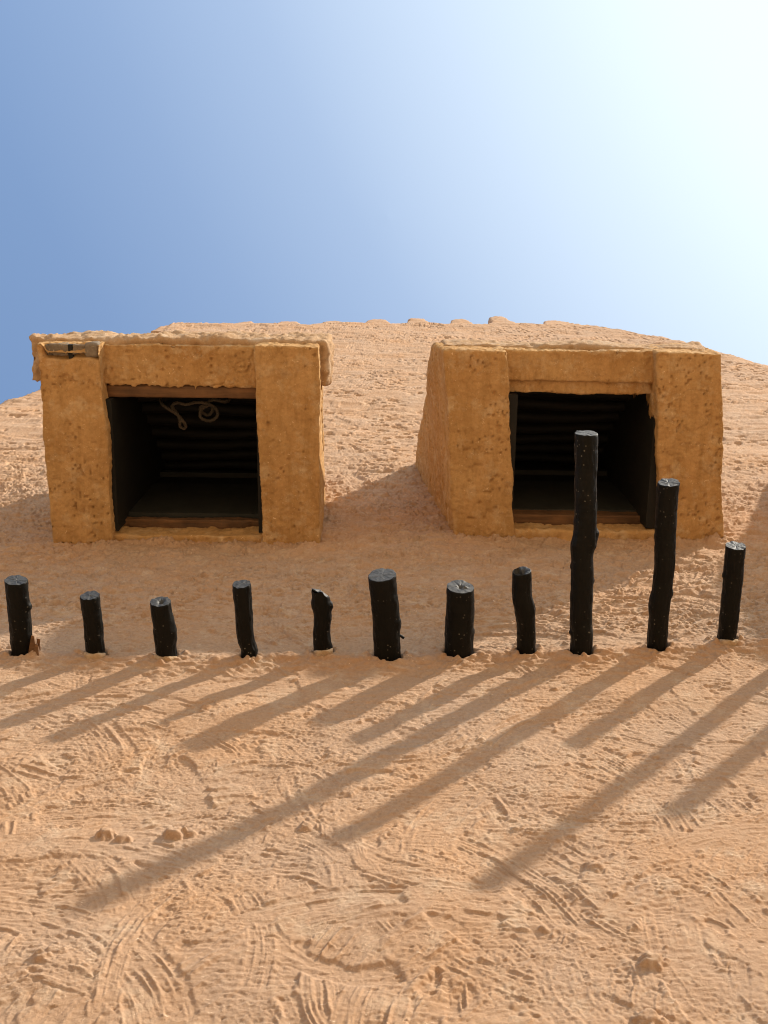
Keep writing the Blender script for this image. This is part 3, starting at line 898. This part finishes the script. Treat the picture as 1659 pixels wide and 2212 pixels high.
LOG_INFO = [
    dict(label="speckled black log at the left edge of the photo with torn bark at its root", knots=[(.20, 0, .010, .014), (.05, 200, .004, .02)]),
    dict(label="thin black log with a ridged end, second from the left of the row", knots=[(.1, 20, .003, .03)], bends=[(.2, .05, .004, 0, 'step')]),
    dict(label="short black log with a hollow heart and swollen right flank below the left box", knots=[(.10, 10, .007, .04), (.10, 190, .006, .025)]),
    dict(label="slender smooth black log with a flat flared end between the hollow log and knotty log", knots=[(.27, 180, .005, .03)], bends=[(.02, .03, .010, 0, 'bump')]),
    dict(label="knotty black log with a slanted split tip beside the thick log with a twig", end='slant', knots=[(.205, 170, .012, .022), (.20, 10, .013, .018), (.15, 350, .006, .02), (.01, 0, .006, .02)], bends=[(.2, .05, .003, 0, 'bump')]),
    dict(label="thick black log with a broken twig stub on its right side", knots=[(.14, -10, .008, .02), (.1, 200, .003, .04)]),
    dict(label="thickest short black log with a cracked raised heart in its cut end", knots=[(.09, -5, .006, .014)]),
    dict(label="narrow black log with a notched end just left of the longest log", end='notch', knots=[(.20, 180, .008, .05), (.2, -20, .004, .03)], bends=[(.22, .06, -.006, 0, 'step')]),
    dict(label="longest black log, speckled and kinked halfway, reaching across the right box", knots=[(.50, 0, .012, .018), (.46, -20, .008, .03), (.46, 190, .010, .03), (.30, 5, .006, .010), (.08, 185, .009, .010), (.36, 175, .005, .01)], bends=[(.45, .05, .006, 0, 'step')]),
    dict(label="second longest black log, with rusty bare patches near its tip, right of the longest one", knots=[(.24, 0, .011, .018), (.20, 190, .009, .04)], bends=[(.25, .12, .012, 0, 'step')]),
    dict(label="straight slim black log with a clean pale cut end at the right edge", knots=[(.30, 180, .009, .014), (.10, 185, .003, .02)]),
    dict(label="long black log beyond the right edge of the photo, next to the slim log"),
    dict(label="long black log beyond the right edge of the photo, farthest along the row", knots=[(.3, 0, .008, .03)]),
]
for i, (sp, info) in enumerate(zip(LOGS, LOG_INFO)):
    res = make_log(i, sp, **info)
    if i == 5: stub(res[0], res[1:], .105, -8, .040, .008, -.030)
    if i == 10: stub(res[0], res[1:], .30, 180, .012, .006, .004)
    if i == 6: stub(res[0], res[1:], .09, 0, .030, .006, -.004)

    if i == 0:       # torn bark at the root
        for k, (dx, dz, hh, ww) in enumerate([(.052, .005, .075, .020), (.068, -.012, .045, .016), (.060, .030, .05, .012)]):
            x0, z0 = sp['b'][0] + dx, sp['b'][1] + .03 + dz
            vs = [(x0 - ww, .01, z0 - .02), (x0 + ww, .01, z0 - .024), (x0 + ww * .8, .01, z0 + .012), (x0 - ww * .8, .01, z0 + .012),
                  (x0 - .003 + k * .004, -hh, z0 - .010), (x0 + .006 + k * .004, -hh * .94, z0 - .008), (x0 + .004, -hh * .9, z0 + .004), (x0 - .004, -hh * .92, z0 + .004)]
            mesh_obj("bark_splinter", vs, HEX, WOOD_LINTEL, res[0], False)
    if i in (1, 2, 4, 10):
        x0, z0, r0 = sp['b'][0], sp['b'][1], sp['r'][0]
        q = random.Random(i)
        sol = []
        for k in range(12):
            a = -2.5 + k * .17; w = q.uniform(.008, .011)
            cx_, cz_ = x0 + (r0 + .003) * math.cos(a), z0 + r0 + (r0 + .003) * math.sin(a)
            sol.append(box_solid(cx_ - w, cx_ + w, -q.uniform(.006, .018), .04, cz_ - w, cz_ + w))
        organic("plaster_collar", sol, GYPSUM, res[0], voxel=.004, amp=.35, seed=300 + i, rnd=3, pits=.2)

print("verts", sum(len(o.data.vertices) for o in bpy.data.objects if o.type == 'MESH'))
